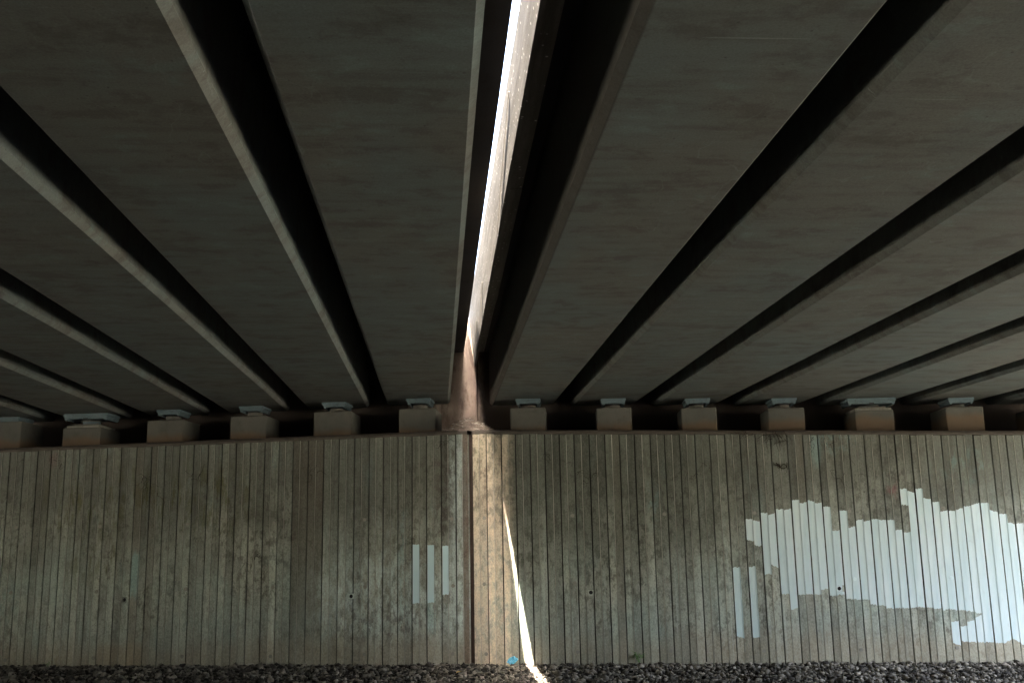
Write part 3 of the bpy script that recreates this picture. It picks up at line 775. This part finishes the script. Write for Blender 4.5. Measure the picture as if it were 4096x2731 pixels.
# ------------------------------------------------------------------ gravel
def stones(name, n, xr, yfun, smin, smax, lift, seed):
    g = np.random.default_rng(seed)
    t = (1 + 5 ** .5) / 2
    ico = np.array([(-1, t, 0), (1, t, 0), (-1, -t, 0), (1, -t, 0), (0, -1, t), (0, 1, t), (0, -1, -t), (0, 1, -t), (t, 0, -1), (t, 0, 1), (-t, 0, -1), (-t, 0, 1)])
    ico /= np.linalg.norm(ico[0])
    fc = np.array([(0, 11, 5), (0, 5, 1), (0, 1, 7), (0, 7, 10), (0, 10, 11), (1, 5, 9), (5, 11, 4), (11, 10, 2), (10, 7, 6), (7, 1, 8), (3, 9, 4), (3, 4, 2), (3, 2, 6), (3, 6, 8), (3, 8, 9), (4, 9, 5), (2, 4, 11), (6, 2, 10), (8, 6, 7), (9, 8, 1)])
    x = g.uniform(*xr, n); u = g.uniform(0, 1, n); y0, y1 = yfun(x)
    y = y0 + (y1 - y0) * u
    sz = smin * (smax / smin) ** (g.uniform(0, 1, n) ** 1.5)
    V = np.repeat(ico[None], n, 0) * (1 + g.uniform(-0.5, 0.42, (n, 12, 1)))
    V *= (sz[:, None, None] * np.stack([g.uniform(.8, 1.35, n), g.uniform(.6, 1.1, n), g.uniform(.4, .85, n)], 1)[:, None, :]) * 0.5
    a = g.uniform(0, 6.28, n); b = g.normal(0, .45, n)
    ca, sa = np.cos(a)[:, None], np.sin(a)[:, None]; cb, sb = np.cos(b)[:, None], np.sin(b)[:, None]
    X_, Y_, Z_ = V[..., 0], V[..., 1], V[..., 2]
    Y2, Z2 = Y_ * cb - Z_ * sb, Y_ * sb + Z_ * cb
    X3, Y3 = X_ * ca - Y2 * sa, X_ * sa + Y2 * ca
    z = zg(x, y) + lift * g.uniform(-0.6, 1, n) * 0.5 + sz * 0.12
    P = np.stack([X3 + x[:, None], Y3 + y[:, None], Z2 + z[:, None]], -1).reshape(-1, 3)
    F = (fc[None] + 12 * np.arange(n)[:, None, None]).reshape(-1, 3)
    m = bpy.data.meshes.new(name)
    m.vertices.add(len(P)); m.vertices.foreach_set('co', P.ravel().astype(np.float32))
    m.loops.add(F.size); m.loops.foreach_set('vertex_index', F.ravel().astype(np.int32))
    m.polygons.add(len(F)); m.polygons.foreach_set('loop_start', np.arange(0, F.size, 3, dtype=np.int32))
    m.update(calc_edges=True)
    at = m.attributes.new('tone', 'FLOAT', 'FACE')
    tn = np.repeat(np.clip(g.beta(1.6, 2.2, n), 0, 0.96) + (g.uniform(0, 1, n) > 0.994) * 1.0, 20)
    at.data.foreach_set('value', np.clip(tn, 0, 1).astype(np.float32))
    m.materials.append(m_stone)
    o = bpy.data.objects.new(name, m); col.objects.link(o)
    tag(o, kind='stuff'); return o
yw = lambda x: (D0 - WN.x * x) / WN.y
o = stones('gravel', 22000, (-7.8, 8.2), lambda x: (yw(x) - 3.2, yw(x) - 0.02), 0.028, 0.085, 0.045, 3)
tag(o, 'dark crushed stone covering the ground along the foot of the wall', 'gravel')
o = stones('gravel', 26000, (-7.8, 8.2), lambda x: (yw(x) - 3.0, yw(x) - 0.01), 0.018, 0.045, 0.03, 4)
tag(o, 'fine dark chippings between the larger stones at the foot of the wall', 'gravel')
o = stones('gravel', 9000, (-14, 11.5), lambda x: (-6.5 + 0 * x, yw(x) - 3.1), 0.06, 0.15, 0.04, 5)
tag(o, 'coarse crushed stone on the near ground under the bridges', 'gravel')

# ------------------------------------------------------------------ small things
# twig heap on the bearing shelf under the gap
e = empty('twig_heap', w2(-1.43, 0.16, 3.02), TH)
tag(e, 'heap of dry twigs and litter on the wall top beneath the daylight gap', 'twig heap')
b = MB(); NN, MM = 18, 7; v = [(0, 0.06, 0.155)]; f = []
for j in range(1, MM + 1):
    for i in range(NN):
        t = 2 * math.pi * i / NN; rr = j / MM
        hh = 0.155 * (1 - rr ** 1.6) * (1 + random.uniform(-.12, .12)) + (-0.012 if j == MM else 0)
        v.append((math.cos(t) * rr * 0.31 + random.uniform(-.006, .006), math.sin(t) * rr * (0.17 if math.sin(t) < 0 else 0.8) + 0.02, hh))
for i in range(NN): f.append((0, 1 + i, 1 + (i + 1) % NN))
for j in range(MM - 1):
    for i in range(NN):
        a = 1 + j * NN + i; c_ = 1 + j * NN + (i + 1) % NN
        f.append((a, a + NN, c_ + NN, c_))
b.add(v, f); b.build('litter_mound', m_twig, e)
b = MB(); bp_ = MB()
for i in range(620):
    t = random.uniform(0, 6.283); rr = math.sqrt(random.random())
    x = math.cos(t) * rr * 0.33; y = math.sin(t) * rr * (0.18 if math.sin(t) < 0 else 0.5) + 0.02
    z = 0.155 * (1 - min(1, rr) ** 1.6) + random.uniform(0.0, 0.014)
    L = random.uniform(0.012, 0.05); a = random.gauss(0, 0.7); tl = random.uniform(-.25, .25)
    if y < -0.155: z = max(0.004, z)
    d = Vector((math.cos(a), math.sin(a) * 0.6, tl)) * L
    p = Vector((x, y, z)); k = Vector((0, 0, random.uniform(-.006, .008)))
    (bp_ if random.random() < 0.14 else b).tube([p - d, p + k, p + d], random.uniform(0.0012, 0.0032), 4, 0.6)
b.build('twigs', m_twig, e)['kind'] = 'stuff'
bp_.build('pale_scraps', m_pale, e)['kind'] = 'stuff'
def leafmesh(mb, c, L, W, ang, tilt, curl=0.2):
    c = Vector(c); d = Vector((math.cos(ang) * math.cos(tilt), math.sin(ang) * math.cos(tilt), math.sin(tilt)))
    s = d.cross(Vector((0, 0, 1))).normalized() if abs(d.z) < .98 else Vector((1, 0, 0)); n = s.cross(d)
    st = [(0, .06), (.2, .75), (.5, 1), (.8, .6), (1, .03)]
    v = []
    for t, wv in st:
        q = c + d * L * t + n * (-curl * L * t * t)
        v += [q - s * W * wv * .5 + n * W * .12 * wv, q, q + s * W * wv * .5 + n * W * .12 * wv]
    f = []
    for i in range(4):
        for k in (0, 1): f.append((3 * i + k, 3 * i + k + 1, 3 * i + k + 4, 3 * i + k + 3))
    mb.add(v, f)
b = MB(); leafmesh(b, (-0.20, -0.13, 0.055), 0.03, 0.02, 0.9, 0.6); b.build('leaf', m_yel, e)['label'] = 'small yellow leaf'
# blue litter, wedged where the gravel meets the wall
c = w2(-0.88, -0.14, 0.185)
b = MB(); NN = 9; v = []; f = []
for j in range(NN):
    for i in range(NN):
        x, y = (i / (NN - 1) - .5), (j / (NN - 1) - .5)
        z_ = y * .085 * (1.2 - abs(x) * 1.7) + random.uniform(-.006, .006)
        v.append((x * 0.12 + y * .03 + random.uniform(-.006, .006), y * .05 + 0.022 * math.sin(x * 21 + y * 9) + random.uniform(-.008, .008), z_))
for j in range(NN - 1):
    for i in range(NN - 1):
        a = j * NN + i; f.append((a, a + 1, a + NN + 1, a + NN))
b.add(v, f); o = b.build('crumpled_wrapper', m_blue); o.location = c
sm = o.modifiers.new('solid', 'SOLIDIFY'); sm.thickness = 0.0015
tag(o, 'crumpled bright blue plastic wrapper on the gravel at the foot of the sunlit strip', 'litter')
# plants
def weed(s, z, n, size, label):
    c = w2(s, -0.03, z); b = MB(); st = MB()
    e = empty('weed', c); tag(e, label, 'weed')
    for i in range(n):
        a = math.pi + TH + random.uniform(0, math.pi); L = size * random.uniform(.5, 1.0); up = random.uniform(.5, 1.35)
        d = Vector((math.cos(a) * math.cos(up), math.sin(a) * math.cos(up) * .5, math.sin(up)))
        st.tube([(0, 0, -0.05), d * L * .5, d * L], 0.0016, 4, .5)
        for k in range(5):
            p = d * L * (.35 + .16 * k)
            leafmesh(b, p, size * .30, size * .13, a + random.uniform(-1.6, 1.6), random.uniform(-.4, .7))
    st.build('stems', m_leaf, e)['kind'] = 'stuff'; b.build('leaves', m_leaf, e)['kind'] = 'stuff'
weed(0.66, 0.165, 9, 0.15, 'small leafy green weed growing at the wall foot right of the sunlit strip')
weed(-6.77, 0.175, 5, 0.07, 'tiny green sprout at the wall foot near the left picture edge')
# fallen yellow leaf, straws and pale scraps on the gravel
def ground_pt(x, y, dz=0.05): return (x, y, zg(x, y) + dz)
o_ = MB(); leafmesh(o_, (0, 0, 0), 0.075, 0.045, 0.5, 0.35); o = o_.build('fallen_leaf', m_yel); o.location = ground_pt(0.20, 11.72, 0.075)
tag(o, 'fallen yellow-brown leaf on the gravel below the wall joint', 'leaf')
SCR = [(-0.02, 12.45, 0.09, 0.1, 'thin white straw lying on the gravel left of the sunlit strip'),
       (-2.25, 12.85, 0.10, 0.6, 'pale dry stalk at the foot of the left wall')]
for (x, y, L, a, lb) in SCR:
    b = MB(); b.tube([(-L / 2 * math.cos(a), -L / 2 * math.sin(a), 0), (0, 0, .006), (L / 2 * math.cos(a), L / 2 * math.sin(a), .004)], 0.003, 5)
    o = b.build('straw', m_pale); o.location = ground_pt(x, y, 0.085); tag(o, lb, 'straw')
# dry creeper on the wall
def creeper(s, z, n, spread, label, r=0.0028, drop=0.25):
    e_ = empty('dry_creeper', w2(s, -0.006, z), TH); b = MB()
    for i in range(n):
        p = Vector((random.uniform(-spread, spread) * .5, -0.003, random.uniform(-drop, 0.03) * .6)); a = random.uniform(0, 6.28); pts = [p.copy()]
        for k in range(random.randint(5, 11)):
            a += random.gauss(0, 0.75) ; a += 0.15 * math.sin(-math.pi / 2 - a)
            st_ = random.uniform(0.012, 0.03)
            p = p + Vector((math.cos(a) * st_, random.uniform(-.0015, .0012), math.sin(a) * st_))
            p.z = min(p.z, ztop(s) - z - 0.02); pts.append(p.copy())
        b.tube(pts, r * random.uniform(.7, 1.7), 4, 0.3)
    o = b.build('stems', m_creep, e_); o['kind'] = 'stuff'; tag(e_, label, 'creeper', 'dry creeper remains on the wall')
creeper(2.50, 2.90, 16, 0.34, 'thickest tangle of dry creeper hanging from the wall top above the paint patch', 0.0042, 0.2)
creeper(2.10, 2.90, 6, 0.22, 'dry creeper curl at the wall top left of the thickest tangle', 0.0038, 0.1)
creeper(2.51, 2.50, 5, 0.10, 'dark hooked creeper root below the thickest tangle', 0.0065, 0.12)
creeper(3.02, 2.80, 7, 0.26, 'dry creeper curls under the wide right pedestal', 0.0035, 0.2)
creeper(0.05, 2.50, 8, 0.40, 'dark creeper strand across the boards beside the dark board', 0.0038, 0.3)
creeper(-0.38, 2.66, 4, 0.15, 'small creeper twist right of the lit strip near the wall top', 0.003, 0.15)
creeper(1.45, 2.50, 8, 0.5, 'fine creeper threads below the third right pedestal', 0.0025, 0.3)
creeper(3.4, 2.45, 8, 0.5, 'fine creeper threads above the middle of the paint patch', 0.0022, 0.3)
creeper(-4.97, 2.58, 6, 0.3, 'thin creeper threads under the third left pedestal', 0.0026, 0.25)
creeper(-5.56, 2.60, 7, 0.22, 'creeper threads on the dark panel seam at far left', 0.0028, 0.5)
creeper(-7.0, 2.80, 5, 0.7, 'creeper scraps at the wall top in the left corner', 0.003, 0.15)
creeper(-4.25, 1.45, 4, 0.2, 'star-shaped creeper scrap halfway up the left wall', 0.003, 0.15)
creeper(-1.70, 2.93, 7, 0.12, 'dangling twigs below the left end of the twig heap', 0.003, 0.14)
creeper(-3.5, 2.60, 5, 0.3, 'creeper loop across the top of the dark boards on the left wall', 0.003, 0.2)
